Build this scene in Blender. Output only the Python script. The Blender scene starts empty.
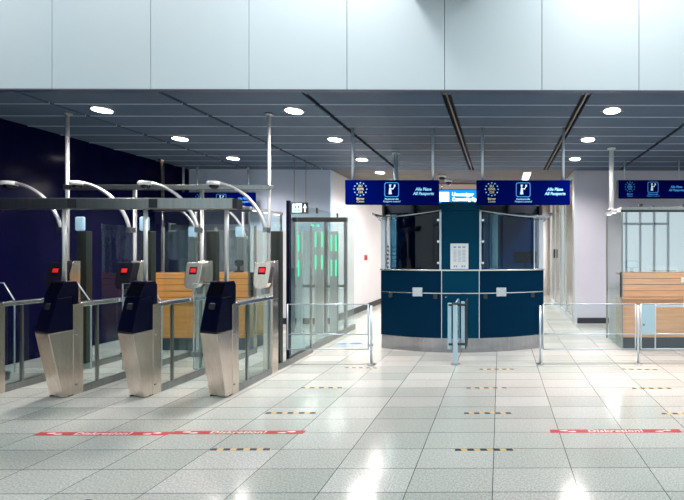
import bpy, bmesh, math, random
from mathutils import Vector, Matrix
random.seed(7)
S = bpy.context.scene
COL = S.collection
PI = math.pi

# ------------------------------------------------------------------ camera
F, PX, PY, CAMZ = 420.0, 503.0, 254.0, 1.65
TH = math.radians(0.4)
cd = bpy.data.cameras.new('camera')
cam = bpy.data.objects.new('camera', cd); COL.objects.link(cam)
cam.location = (0, 0, CAMZ); cam.rotation_euler = (PI/2, 0, -TH)
cd.sensor_width = 36; cd.lens = 36*F/684
cd.shift_x = -(PX-342)/684; cd.shift_y = (PY-250)/684
cd.clip_start = .05
S.camera = cam

def X_(px, Y):                      # pixel column + real distance -> X
    r = (px-PX)/F; c, s = math.cos(TH), math.sin(TH)
    return Y*(r*c+s)/(c-r*s)
def Z_(py, Y, X=-1.5):              # pixel row + real distance -> height
    return CAMZ+(PY-py)/F*(Y*math.cos(TH)+X*math.sin(TH))

# ------------------------------------------------------------------ materials
M = {}
def mat(name, col, rough=.5, metal=0, emit=None, es=1, spec=.5, coat=0):
    m = bpy.data.materials.new(name); m.use_nodes = True
    b = m.node_tree.nodes['Principled BSDF']
    b.inputs['Base Color'].default_value = (*col, 1)
    b.inputs['Roughness'].default_value = rough
    b.inputs['Metallic'].default_value = metal
    b.inputs['Specular IOR Level'].default_value = spec
    b.inputs['Coat Weight'].default_value = coat
    if emit:
        b.inputs['Emission Color'].default_value = (*emit, 1)
        b.inputs['Emission Strength'].default_value = es
    M[name] = m
    return m
def nodes(name):
    nt = M[name].node_tree
    return nt, nt.nodes['Principled BSDF']
def mottled(name, c1, c2, scale, rough=.5, metal=0, bump=0, spec=.5, detail=4, stretch=(1,1,1), lo=.35, hi=.65):
    mat(name, c1, rough, metal, spec=spec); nt, b = nodes(name)
    tc = nt.nodes.new('ShaderNodeTexCoord'); mp = nt.nodes.new('ShaderNodeMapping')
    mp.inputs['Scale'].default_value = stretch
    n = nt.nodes.new('ShaderNodeTexNoise'); n.inputs['Scale'].default_value = scale; n.inputs['Detail'].default_value = detail
    r = nt.nodes.new('ShaderNodeValToRGB')
    r.color_ramp.elements[0].color = (*c1, 1); r.color_ramp.elements[1].color = (*c2, 1)
    r.color_ramp.elements[0].position = lo; r.color_ramp.elements[1].position = hi
    L = nt.links.new
    L(tc.outputs['Object'], mp.inputs['Vector']); L(mp.outputs[0], n.inputs['Vector']); L(n.outputs['Fac'], r.inputs[0]); L(r.outputs[0], b.inputs['Base Color'])
    if bump:
        bp = nt.nodes.new('ShaderNodeBump'); bp.inputs['Strength'].default_value = bump; bp.inputs['Distance'].default_value = .01
        L(n.outputs['Fac'], bp.inputs['Height']); L(bp.outputs[0], b.inputs['Normal'])
def glass(name, tint, refl=1.0, rough=0.0, base=0.0):
    m = bpy.data.materials.new(name); m.use_nodes = True; nt = m.node_tree; nt.nodes.clear()
    o = nt.nodes.new('ShaderNodeOutputMaterial'); mx = nt.nodes.new('ShaderNodeMixShader')
    t = nt.nodes.new('ShaderNodeBsdfTransparent'); t.inputs[0].default_value = (*tint, 1)
    g = nt.nodes.new('ShaderNodeBsdfGlossy'); g.inputs['Roughness'].default_value = rough
    g.inputs['Color'].default_value = (.92,.98,1,1)
    f = nt.nodes.new('ShaderNodeFresnel'); f.inputs[0].default_value = 1.5
    ma = nt.nodes.new('ShaderNodeMath'); ma.operation = 'MULTIPLY_ADD'; ma.inputs[1].default_value = refl; ma.inputs[2].default_value = base
    ma.use_clamp = True
    L = nt.links.new
    gm = nt.nodes.new('ShaderNodeNewGeometry'); iv = nt.nodes.new('ShaderNodeMath'); iv.operation = 'SUBTRACT'; iv.inputs[0].default_value = 1
    m2 = nt.nodes.new('ShaderNodeMath'); m2.operation = 'MULTIPLY'
    L(gm.outputs['Backfacing'], iv.inputs[1]); L(f.outputs[0], ma.inputs[0]); L(ma.outputs[0], m2.inputs[0]); L(iv.outputs[0], m2.inputs[1]); L(m2.outputs[0], mx.inputs[0]); L(t.outputs[0], mx.inputs[1]); L(g.outputs[0], mx.inputs[2]); L(mx.outputs[0], o.inputs[0])
    M[name] = m

def brushed(name, col, rough):
    mottled(name, tuple(c*.86 for c in col), col, 30, rough, 1, stretch=(1,1,.06), detail=3)
brushed('steel', (.80,.70,.62), .27)
brushed('steel_dark', (.36,.38,.38), .3)
brushed('plinth_steel', (.38,.38,.41), .16)
mat('steel_bright', (.78,.80,.82), .22, 1)
mat('steel_satin', (.70,.70,.70), .42, .75)
mat('canopy_steel', (.42,.44,.46), .22, 1)
mat('chrome', (.8,.82,.85), .12, 1)
mat('anodised', (.62,.72,.80), .35, .6)
mat('black_gloss', (.001,.002,.016), .3, spec=.14)
mat('black_matte', (.012,.013,.02), .6)
mat('reader_dark_reflection', (.03,.03,.045), .25, .6)  # steel darkened, with the dark wall's reflection put into the colour
mat('screen_black', (.003,.003,.006), .05)
mat('olive_dark', (.045,.055,.05), .3, .5)
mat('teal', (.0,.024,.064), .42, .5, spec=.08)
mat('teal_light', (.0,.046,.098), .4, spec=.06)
mat('slate', (.010,.018,.028), .45)
mat('booth_inside', (.004,.055,.19), .5, spec=.1)
mat('navy_sign', (.0,.004,.110), .7, spec=0)
mat('sign_blue_text', (.30,.62,.9), .5, emit=(.2,.6,1), es=.35)
mat('sign_dim_blue', (.06,.32,.75), .5, emit=(.05,.30,.8), es=.25)
mat('sign_yellow', (.62,.60,.30), .5, emit=(.7,.68,.35), es=.12)
mat('sign_white', (.6,.8,.95), .5, emit=(.75,.9,1), es=.25)
mat('cyan_lit', (.01,.25,.7), .4, emit=(.0,.27,.85), es=.75)
mat('white_lit', (.9,.9,.9), .5, emit=(1,1,1), es=1.3)
mat('pale_display', (.4,.6,.75), .3, emit=(.5,.78,1), es=.15)
mat('lamp', (1,1,1), .4, emit=(1,.97,.95), es=9)
mat('lamp_soft', (1,1,1), .4, emit=(1,.95,.88), es=3)
mat('green_reflection', (.05,.8,.4), .4, emit=(.01,.8,.36), es=1.0)  # glow stands in for green lights reflected in the glass wall
mat('red_display', (.6,.015,.015), .3, emit=(1,.03,.02), es=.25)
mat('red_tape', (.55,.03,.045), .5)
mat('white_print', (.85,.85,.83), .5)
mat('tape_yellow', (.78,.55,.18), .5)
mat('tape_black', (.03,.03,.05), .5)
mat('blue_sticker', (.03,.17,.72), .6)
mat('paper', (.72,.78,.84), .6)
mat('ink', (.30,.34,.42), .7)
mat('white_plastic', (.75,.77,.78), .35)
mat('white_frame', (.62,.68,.74), .35, .2)
mat('rail_grey', (.48,.55,.62), .35, .5)
mat('baseboard_black', (.012,.014,.025), .35)
mat('plinth', (.045,.06,.075), .4)
mat('red_alarm', (.55,.05,.05), .4)
mat('panel_blue', (.42,.60,.70), .4)
mottled('wall_upper', (.62,.73,.90), (.66,.77,.93), 1.5, .5)
mottled('wall_panel', (.60,.61,.64), (.64,.65,.67), 1.2, .35)
mottled('wall_side', (.70,.70,.74), (.74,.74,.77), 1.0, .4)
mottled('wall_lilac', (.58,.60,.69), (.62,.64,.73), 1.0, .5)
mottled('wall_far', (.5,.45,.42), (.6,.56,.54), .7, .5)
mottled('wall_navy', (.0005,.0015,.022), (.003,.002,.030), 2.2, .13, bump=.10, spec=.09, detail=8)
mottled('fascia', (.66,.735,.79), (.69,.755,.80), .8, .42, spec=.3)
mat('fascia_gap', (.15,.2,.25), .6)
mat('fascia_edge', (.10,.11,.16), .4, .4)
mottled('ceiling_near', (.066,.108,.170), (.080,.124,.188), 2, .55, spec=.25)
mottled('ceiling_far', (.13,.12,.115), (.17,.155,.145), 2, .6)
mat('ceiling_pink', (.35,.26,.23), .6)
mat('ceiling_bar', (.42,.50,.60), .5)
mat('slot_dark', (.008,.01,.014), .7)
mat('slot_rail', (.30,.26,.22), .35, .5)
mat('pleat', (.82,.80,.75), .6)
mat('bracket', (.03,.035,.045), .4)

# wood with long grain
def wood(name, c1, c2):
    mat(name, c1, .4, spec=.3); nt, b = nodes(name)
    tc = nt.nodes.new('ShaderNodeTexCoord'); mp = nt.nodes.new('ShaderNodeMapping'); mp.inputs['Scale'].default_value = (1.2, 8, 22)
    n = nt.nodes.new('ShaderNodeTexNoise'); n.inputs['Scale'].default_value = 1.6; n.inputs['Detail'].default_value = 5; n.inputs['Distortion'].default_value = .6
    r = nt.nodes.new('ShaderNodeValToRGB'); r.color_ramp.elements[0].color = (*c1,1); r.color_ramp.elements[1].color = (*c2,1)
    r.color_ramp.elements[0].position = .3; r.color_ramp.elements[1].position = .7
    nt.links.new(tc.outputs['Object'], mp.inputs[0]); nt.links.new(mp.outputs[0], n.inputs[0]); nt.links.new(n.outputs['Fac'], r.inputs[0]); nt.links.new(r.outputs[0], b.inputs['Base Color'])
wood('wood_pale', (.56,.32,.185), (.70,.43,.27))
wood('wood_amber', (.62,.27,.07), (.74,.38,.13))

# terrazzo floor in 0.6 x 0.325 m slabs
mat('terrazzo', (.7,.7,.68), .2); nt, b = nodes('terrazzo'); L = nt.links.new
tc = nt.nodes.new('ShaderNodeTexCoord'); mp = nt.nodes.new('ShaderNodeMapping')
mp.inputs['Location'].default_value = (.053+6.0, 6-2.912+.325*20, 0)
br = nt.nodes.new('ShaderNodeTexBrick'); br.offset = 0; br.squash = 1
br.inputs['Scale'].default_value = 1; br.inputs['Brick Width'].default_value = .6; br.inputs['Row Height'].default_value = .325
br.inputs['Mortar Size'].default_value = .003; br.inputs['Mortar Smooth'].default_value = .1; br.inputs['Bias'].default_value = 0
br.inputs['Color1'].default_value = (.57,.575,.55,1); br.inputs['Color2'].default_value = (.74,.72,.705,1); br.inputs['Mortar'].default_value = (.07,.08,.08,1)
L(tc.outputs['Object'], mp.inputs[0]); L(mp.outputs[0], br.inputs['Vector'])
vo = nt.nodes.new('ShaderNodeTexNoise'); vo.inputs['Scale'].default_value = 75; vo.inputs['Detail'].default_value = 3; vo.inputs['Roughness'].default_value = .7
L(tc.outputs['Object'], vo.inputs['Vector'])
rp = nt.nodes.new('ShaderNodeValToRGB'); rp.color_ramp.elements[0].position = .36; rp.color_ramp.elements[1].position = .66
rp.color_ramp.elements[0].color = (.62,.66,.65,1); rp.color_ramp.elements[1].color = (1.14,1.14,1.12,1)
L(vo.outputs['Fac'], rp.inputs[0])
mx = nt.nodes.new('ShaderNodeMix'); mx.data_type = 'RGBA'; mx.blend_type = 'MULTIPLY'; mx.inputs[0].default_value = 1
L(br.outputs['Color'], mx.inputs[6]); L(rp.outputs[0], mx.inputs[7])
# broad staining / batches of stone
n2 = nt.nodes.new('ShaderNodeTexNoise'); n2.inputs['Scale'].default_value = .55; n2.inputs['Detail'].default_value = 2
L(tc.outputs['Object'], n2.inputs['Vector'])
r2 = nt.nodes.new('ShaderNodeValToRGB'); r2.color_ramp.elements[0].position = .35; r2.color_ramp.elements[1].position = .65
r2.color_ramp.elements[0].color = (.95,1.0,.98,1); r2.color_ramp.elements[1].color = (1.04,1.01,1.0,1)
L(n2.outputs['Fac'], r2.inputs[0])
m3 = nt.nodes.new('ShaderNodeMix'); m3.data_type = 'RGBA'; m3.blend_type = 'MULTIPLY'; m3.inputs[0].default_value = 1
L(mx.outputs[2], m3.inputs[6]); L(r2.outputs[0], m3.inputs[7]); L(m3.outputs[2], b.inputs['Base Color'])
n3 = nt.nodes.new('ShaderNodeTexNoise'); n3.inputs['Scale'].default_value = 9; L(tc.outputs['Object'], n3.inputs['Vector'])
mr = nt.nodes.new('ShaderNodeMapRange'); mr.inputs['To Min'].default_value = .09; mr.inputs['To Max'].default_value = .19
L(n3.outputs['Fac'], mr.inputs['Value']); L(mr.outputs[0], b.inputs['Roughness'])

glass('glass', (.88,.95,.95))
glass('glass_clean', (.95,.985,.985), .8)
glass('glass_smoke', (.42,.55,.62), 1.3, base=.03)
glass('glass_booth', (.32,.56,.68), .8)
glass('glass_screen', (.80,.88,.89), 2.0, base=.62)
glass('glass_wall', (.84,.92,.92), 1.2, base=.03)
glass('glass_corridor', (.85,.88,.84), 1.5, base=.12)

# ------------------------------------------------------------------ mesh builder
class MB:
    def __init__(s): s.bm = bmesh.new()
    def poly(s, pts, faces):
        v = [s.bm.verts.new(p) for p in pts]
        for f in faces: s.bm.faces.new([v[i] for i in f])
        return s
    def box(s, x0, x1, y0, y1, z0, z1):
        x0,x1 = sorted((x0,x1)); y0,y1 = sorted((y0,y1)); z0,z1 = sorted((z0,z1))
        return s.poly([(x0,y0,z0),(x1,y0,z0),(x1,y1,z0),(x0,y1,z0),(x0,y0,z1),(x1,y0,z1),(x1,y1,z1),(x0,y1,z1)],
               [(0,3,2,1),(4,5,6,7),(0,1,5,4),(1,2,6,5),(2,3,7,6),(3,0,4,7)])
    def prism(s, prof, a0, a1, axis='x'):
        """closed profile extruded along an axis; profile is (y,z) for x, (x,z) for y, (x,y) for z"""
        def p(a, q): return {'x':(a,q[0],q[1]), 'y':(q[0],a,q[1]), 'z':(q[0],q[1],a)}[axis]
        n = len(prof)
        pts = [p(a0,q) for q in prof]+[p(a1,q) for q in prof]
        fs = [tuple(range(n))[::-1], tuple(range(n,2*n))]+[(i,(i+1)%n,n+(i+1)%n,n+i) for i in range(n)]
        return s.poly(pts, fs)
    def tube(s, path, r, seg=12, cap=True):
        path = [Vector(p) for p in path]; rings = []
        up = None
        for i, p in enumerate(path):
            d = (path[min(i+1,len(path)-1)]-path[max(i-1,0)]).normalized()
            if up is None:
                up = Vector((0,0,1)) if abs(d.z) < .9 else Vector((1,0,0))
            a = d.cross(up).normalized(); bq = a.cross(d).normalized(); up = bq
            rr = r[i] if isinstance(r, (list,tuple)) else r
            rings.append([s.bm.verts.new(p+a*rr*math.cos(2*PI*k/seg)+bq*rr*math.sin(2*PI*k/seg)) for k in range(seg)])
        for A, B in zip(rings, rings[1:]):
            for k in range(seg):
                f = s.bm.faces.new([A[k],A[(k+1)%seg],B[(k+1)%seg],B[k]]); f.smooth = True
        if cap:
            s.bm.faces.new(rings[0][::-1]); s.bm.faces.new(rings[-1])
        return s
    def lathe(s, prof, c, seg=20):
        rings = []
        for (r, z) in prof:
            rings.append([s.bm.verts.new((c[0]+max(r,1e-4)*math.cos(2*PI*k/seg), c[1]+max(r,1e-4)*math.sin(2*PI*k/seg), c[2]+z)) for k in range(seg)])
        for A, B in zip(rings, rings[1:]):
            for k in range(seg):
                f = s.bm.faces.new([A[k],A[(k+1)%seg],B[(k+1)%seg],B[k]]); f.smooth = True
        s.bm.faces.new(rings[0][::-1]); s.bm.faces.new(rings[-1])
        return s
    def band(s, pts_in, pts_out, z0, z1):
        """ribbon wall between two plan curves; z0,z1 numbers or per-point lists"""
        n = len(pts_in)
        zz0 = z0 if isinstance(z0, list) else [z0]*n; zz1 = z1 if isinstance(z1, list) else [z1]*n
        R = []
        for i in range(n):
            R.append([s.bm.verts.new((*pts_out[i], zz0[i])), s.bm.verts.new((*pts_out[i], zz1[i])),
                      s.bm.verts.new((*pts_in[i], zz1[i])), s.bm.verts.new((*pts_in[i], zz0[i]))])
        for A, B in zip(R, R[1:]):
            for k in range(4):
                f = s.bm.faces.new([A[k],B[k],B[(k+1)%4],A[(k+1)%4]])
        s.bm.faces.new(R[0]); s.bm.faces.new(R[-1][::-1])
        return s
    def add(s, me, mx=None):
        if mx is not None: me.transform(mx)
        s.bm.from_mesh(me); bpy.data.meshes.remove(me); return s
    def build(s, name, m, parent=None, bevel=0, smooth=False):
        bmesh.ops.recalc_face_normals(s.bm, faces=s.bm.faces[:])
        me = bpy.data.meshes.new(name)
        if parent is not None:
            o0 = Vector((0,0,0)); q = parent
            while q is not None: o0 += q.location; q = q.parent
            bmesh.ops.translate(s.bm, vec=-o0, verts=s.bm.verts[:])
            loc = Vector((0,0,0))
        else:
            xs = [v.co for v in s.bm.verts]
            mn = [min(c[i] for c in xs) for i in range(3)]; mxx = [max(c[i] for c in xs) for i in range(3)]
            loc = Vector(((mn[0]+mxx[0])/2, (mn[1]+mxx[1])/2, mn[2]))
            bmesh.ops.translate(s.bm, vec=-loc, verts=s.bm.verts[:])
        if smooth:
            for f in s.bm.faces: f.smooth = True
        s.bm.to_mesh(me); s.bm.free()
        me.materials.append(M[m] if isinstance(m, str) else m)
        o = bpy.data.objects.new(name, me); COL.objects.link(o)
        o.location = loc
        if parent is not None: o.parent = parent
        if bevel:
            bv = o.modifiers.new('bevel', 'BEVEL'); bv.width = bevel; bv.segments = 2; bv.limit_method = 'ANGLE'; bv.angle_limit = math.radians(35)
        return o

def text_mesh(txt, size, align='CENTER', shear=0, extrude=.0012, bold=0, spacing=1, sx=1):
    c = bpy.data.curves.new('t', 'FONT'); c.body = txt; c.size = size; c.align_x = align; c.align_y = 'CENTER'
    c.shear = shear; c.extrude = extrude; c.offset = bold; c.space_character = spacing; c.resolution_u = 3
    c.space_line = .95
    o = bpy.data.objects.new('t', c); COL.objects.link(o)
    bpy.context.view_layer.update()
    me = bpy.data.meshes.new_from_object(o.evaluated_get(bpy.context.evaluated_depsgraph_get()))
    bpy.data.objects.remove(o); bpy.data.curves.remove(c)
    me.materials.clear()
    me.transform(Matrix.Diagonal((sx,1,1,1)))
    return me
def frontal(x, y, z): return Matrix.Translation((x,y,z)) @ Matrix.Rotation(PI/2, 4, 'X')

def tag(o, label, cat, group=None, kind=None):
    o['label'] = label; o['category'] = cat
    if group: o['group'] = group
    if kind: o['kind'] = kind
    return o
def empty(name, loc, label, cat, group=None):
    o = bpy.data.objects.new(name, None); COL.objects.link(o); o.location = loc; o.empty_display_size = .1
    return tag(o, label, cat, group)
def struct(o): o['kind'] = 'structure'; return o
def copy_tree(o, parent=None):
    c = o.copy(); COL.objects.link(c)
    if parent is not None: c.parent = parent
    for ch in list(o.children): copy_tree(ch, c)
    return c

# ------------------------------------------------------------------ room shell
YF = 5.13      # front edge of the low ceiling
ZC = 3.64      # low ceiling height
YB = 9.95      # back wall
XL = -7.33
YE = 20.0
XR = 9.0
struct(MB().box(-9, XR, -8, YE, -.12, 0).build('floor', 'terrazzo'))
# left wall of polished dark navy plaster
struct(MB().box(XL-.12, XL, 1.0, YB, 0, ZC).build('wall_left', 'wall_navy'))
XW = X_(330.5, YB)      # corner where the back wall turns away
a = MB().box(XL-.12, XW, YB, YB+.15, 2.2, ZC); struct(a.build('wall_back', 'wall_upper'))
a = MB().box(XL-.12, XW, YB-.02, YB+.15, .13, 2.2); o = struct(a.build('wall_back_cladding', 'wall_panel')); o.name = 'wall_back'
struct(MB().box(XL, XW+.0, YB-.035, YB-.02, 0, .14).build('baseboard_back', 'baseboard_black'))
struct(MB().box(XW-.15, XW, YB+.15, YE, 0, ZC).build('wall_corridor', 'wall_side'))
struct(MB().box(XW, XW+.02, YB-.02, YE, 0, .16).build('baseboard_corridor', 'baseboard_black'))
XRW = X_(576.5, 10.0)
struct(MB().box(XRW, XR, 10.0, 10.2, 0, ZC).build('wall_right_of_booths', 'wall_lilac')); bpy.data.objects['wall_right_of_booths'].name = 'wall_right'
struct(MB().box(XRW+.02, XR, 9.98, 10.0, 0, .13).build('baseboard_right', 'baseboard_black'))
struct(MB().box(XRW-.06, XRW, 9.96, 10.22, 0, ZC).build('trim_1', 'white_frame'))
struct(MB().box(XR, XR+.15, 1.0, YE, 0, ZC).build('wall_side', 'wall_lilac'))
struct(MB().box(XW-.2, XR, YE, YE+.15, 0, ZC).build('wall_far', 'wall_far'))

# bright upper fascia of 1.2 m panels
xa, xb = X_(52, YF), X_(639, YF); pw = (xb-xa)/6
b_ = MB()
for i in range(-3, 10):
    x0 = xa+pw*i
    b_.box(x0+.004, x0+pw-.004, YF, YF+.03, ZC+.016, 7.2)
struct(b_.build('wall_fascia', 'fascia'))
struct(MB().box(xa-3*pw, xa+10*pw, YF+.032, YF+.2, ZC+.03, 7.2).build('wall_fascia_backing', 'fascia_gap'))
struct(MB().box(xa-3*pw, xa+10*pw, YF-.002, YF+.06, ZC-.002, ZC+.014).build('trim_2', 'fascia_edge'))

# unseen box added above the middle to shade a wedge on the fascia
struct(MB().box(X_(445,YF)-.42, X_(445,YF)+.42, YF-.62, YF-.001, 4.84, 5.5).build('shade_box', 'bracket'))
# low ceiling: strips of perforated panels between dark slots
jx = [X_(p, YF+.08) for p in (303.9, 445, 587)]
jw = (jx[2]-jx[0])/2
joints = [jx[0]+jw*k for k in range(-3, 7)]
ys = [YF+.06]; y = 5.60
while y < YB-.05: ys.append(y); y += .487
ys.append(YB)
p_, t_ = MB(), MB()
for i in range(len(joints)-1):
    gp = lambda k: .06 if k in (4, 5) else .035
    x0, x1 = joints[i]+gp(i), joints[i+1]-gp(i+1)
    for y0, y1 in zip(ys, ys[1:]):
        p_.box(x0, x1, y0+.009, y1-.009, ZC, ZC+.03)
    for y0 in ys[1:-1]:
        w = .022 if abs(y0-8.03) < .1 else .007
        t_.box(x0, x1, y0-w, y0+w, ZC-.008, ZC+.02)
struct(p_.build('ceiling', 'ceiling_near'))
struct(t_.build('ceiling_bars', 'ceiling_bar')); bpy.data.objects['ceiling_bars'].name = 'trim_3'
r_ = MB()
for k, jxx in enumerate(joints):
    if k not in (4, 5): continue
    r_.box(jxx-.006, jxx+.012, YF+.06, YB, ZC-.0, ZC+.03)
struct(r_.build('trim_4', 'slot_rail'))
struct(MB().box(-9, XR+.2, YF+.05, YB, ZC+.06, ZC+.2).build('ceiling_slab', 'slot_dark')); bpy.data.objects['ceiling_slab'].name = 'ceiling'
a = MB()
for k in range(9):
    y0 = YB+k*.2
    a.box(XW-.2, XR, y0+.01, y0+.19, ZC, ZC+.1)
struct(a.build('ceiling', 'ceiling_far'))
struct(MB().box(XW-.2, XR, YB+1.8, YB+2.05, ZC+.05, ZC+.2).build('ceiling', 'slot_dark'))
struct(MB().box(XW-.2, XR, YB+2.05, YE, ZC, ZC+.1).build('ceiling', 'ceiling_pink'))
struct(MB().box(XW-.3, XR+.1, YB, YE+.1, ZC+.2, ZC+.3).build('ceiling', 'slot_dark'))

# tall window front of the arrivals hall, behind the photographer
a = MB()
for i in range(25):
    x0 = -9+i*.75
    a.box(x0-.035, x0+.035, -8.1, -7.9, 0, 7.2)
for z0 in (0, 3.2, 7.1): a.box(-9, 9, -8.1, -7.9, z0, z0+.12)
struct(a.build('window_1', 'steel_dark'))

# ------------------------------------------------------------------ glazed corridor wall right of the booth
YG0, YG1 = 10.22, 14.6
a = MB()
for k in range(5):
    y0 = YG0+(YG1-YG0)*k/4
    a.box(XRW-.06, XRW, y0-.025, y0+.025, 0, ZC)
a.box(XRW-.06, XRW, YG0, YG1, 0, .1).box(XRW-.06, XRW, YG0, YG1, ZC-.1, ZC)
struct(a.build('window_2', 'white_frame'))
struct(MB().box(XRW-.035, XRW-.025, YG0, YG1, .1, ZC-.1).build('window_2', 'glass_corridor'))
pl = []
n = 90
for i in range(n+1):
    y0 = YG0+.05+(YG1-YG0-.1)*i/n
    pl.append((XRW+.12+(.035 if i % 2 else -.035), y0))
a = MB().band([(x+.01, y) for x, y in pl], pl, .05, ZC-.05)
tag(a.build('pleated_curtain', 'pleat'), 'cream pleated curtain hanging behind the corridor glazing right of the booth', 'curtain')
tag(MB().box(XRW-.10, XRW-.058, 13.44, 13.56, 1.52, 1.80).build('door_handle', 'black_matte', bevel=.006),
    'small black pull handle on the glazed corridor wall', 'handle')
struct(MB().box(XRW-.5, XRW-.4, YG1+.1, YG1+.2, 0, ZC).build('trim_5', 'white_frame'))

# ------------------------------------------------------------------ downlights
def downlight(x, y, label, proto=[None]):
    if proto[0] is None:
        e = empty('downlight', (x, y, ZC), label, 'ceiling light', 'round downlights in the low ceiling')
        MB().lathe([(.128,-.010),(.134,-.003),(.134,.001),(.112,.001),(.112,-.006)], (x,y,ZC), 28).build('trim_ring', 'steel', e)
        MB().lathe([(.108,-.018),(.111,-.003)], (x,y,ZC), 28).build('lens', 'lamp', e)
        for sx in (-1, 1): MB().box(x+sx*.134, x+sx*.165, y-.006, y+.006, ZC-.014, ZC-.002).build('spring_clip', 'steel_bright', e)
        proto[0] = e
    else:
        e = copy_tree(proto[0]); e.location = (x, y, ZC); e['label'] = label
    l = bpy.data.lights.new('downlight_beam', 'SPOT'); l.energy = DL; l.spot_size = math.radians(150); l.spot_blend = .8
    l.color = (1, .88, .84); l.shadow_soft_size = .25
    lo = bpy.data.objects.new('downlight_beam', l); COL.objects.link(lo); lo.location = (x, y, ZC-.04)
DL = 215
cols = [('left', [(102,110.5),(180,139),(233,158.5)]), ('middle', [(294,111),(335,139.5),(362,159.5)]), ('right', [(612,110),(588,139),(575,158.5)])]
rown = ['nearest', 'second', 'farthest']
for cn, ps in cols:
    for k, (px, py) in enumerate(ps):
        Yl = 1.99*F/(PY-py)
        side = {'left':'over the passport gates at left', 'middle':'between the gates and the booth', 'right':'right of the booth'}[cn]
        downlight(X_(px, Yl), Yl, f'round glowing white downlight {side}, {rown[k]} of its row of three')
downlight(X_(380,10.25), 10.25, 'small round white downlight just past the back wall line, above left booth sign')
downlight(X_(392,11.4), 11.4, 'tiny round white downlight in the corridor ceiling, farthest one above left booth sign')
for k, yy in enumerate((5.9, 7.35)):
    downlight(3.9, yy, 'round downlight in low ceiling beyond right cubicle')
# corridor linear lamp
e = empty('linear_lamp', (.66, 10.6, ZC), 'short bright linear ceiling lamp in the corridor above the right booth sign', 'ceiling light')
MB().box(.56,.76,10.1,11.1,ZC-.03,ZC+.004).build('housing','white_plastic',e)
MB().box(.58,.74,10.13,11.07,ZC-.038,ZC-.03).build('diffuser','lamp_soft',e)
for (xx, yy) in ((-1.2, 13), (-1.2, 16.5), (.2,14.5), (4,13)):
    l = bpy.data.lights.new('corridor_lamp', 'AREA'); l.energy = 75; l.shape = 'RECTANGLE'; l.size = .6; l.size_y = 1.6; l.color = (1,.93,.88)
    lo = bpy.data.objects.new('corridor_lamp', l); COL.objects.link(lo); lo.location = (xx, yy, ZC-.05)

# ceiling dome cameras
def dome(x, y, label):
    e = empty('dome_camera', (x, y, ZC), label, 'camera', 'dome cameras on the corridor ceiling')
    MB().lathe([(.10,.004),(.11,-.02),(.10,-.05),(.08,-.06)], (x,y,ZC), 20).build('housing', 'white_plastic', e)
    MB().lathe([(.08,-.06),(.075,-.10),(.045,-.13),(.0,-.14)], (x,y,ZC), 20).build('dome', 'screen_black', e)
dome(X_(442,10.6), 10.6, 'white dome camera with black lens, left of two above the cyan sign')
dome(X_(448.5,11.3), 11.3, 'white dome camera with black lens, right and lower of two above the cyan sign')

# fire alarm on side wall
e = empty('fire_alarm', (XW, 12.5, 1.5), 'small red fire alarm box on the white corridor wall', 'fire alarm')
MB().box(XW-.002, XW+.05, 12.42, 12.56, 1.47, 1.62).build('housing', 'red_alarm', e, bevel=.01)
MB().box(XW+.05, XW+.056, 12.46, 12.52, 1.51, 1.58).build('button_plate', 'black_matte', e)

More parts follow.
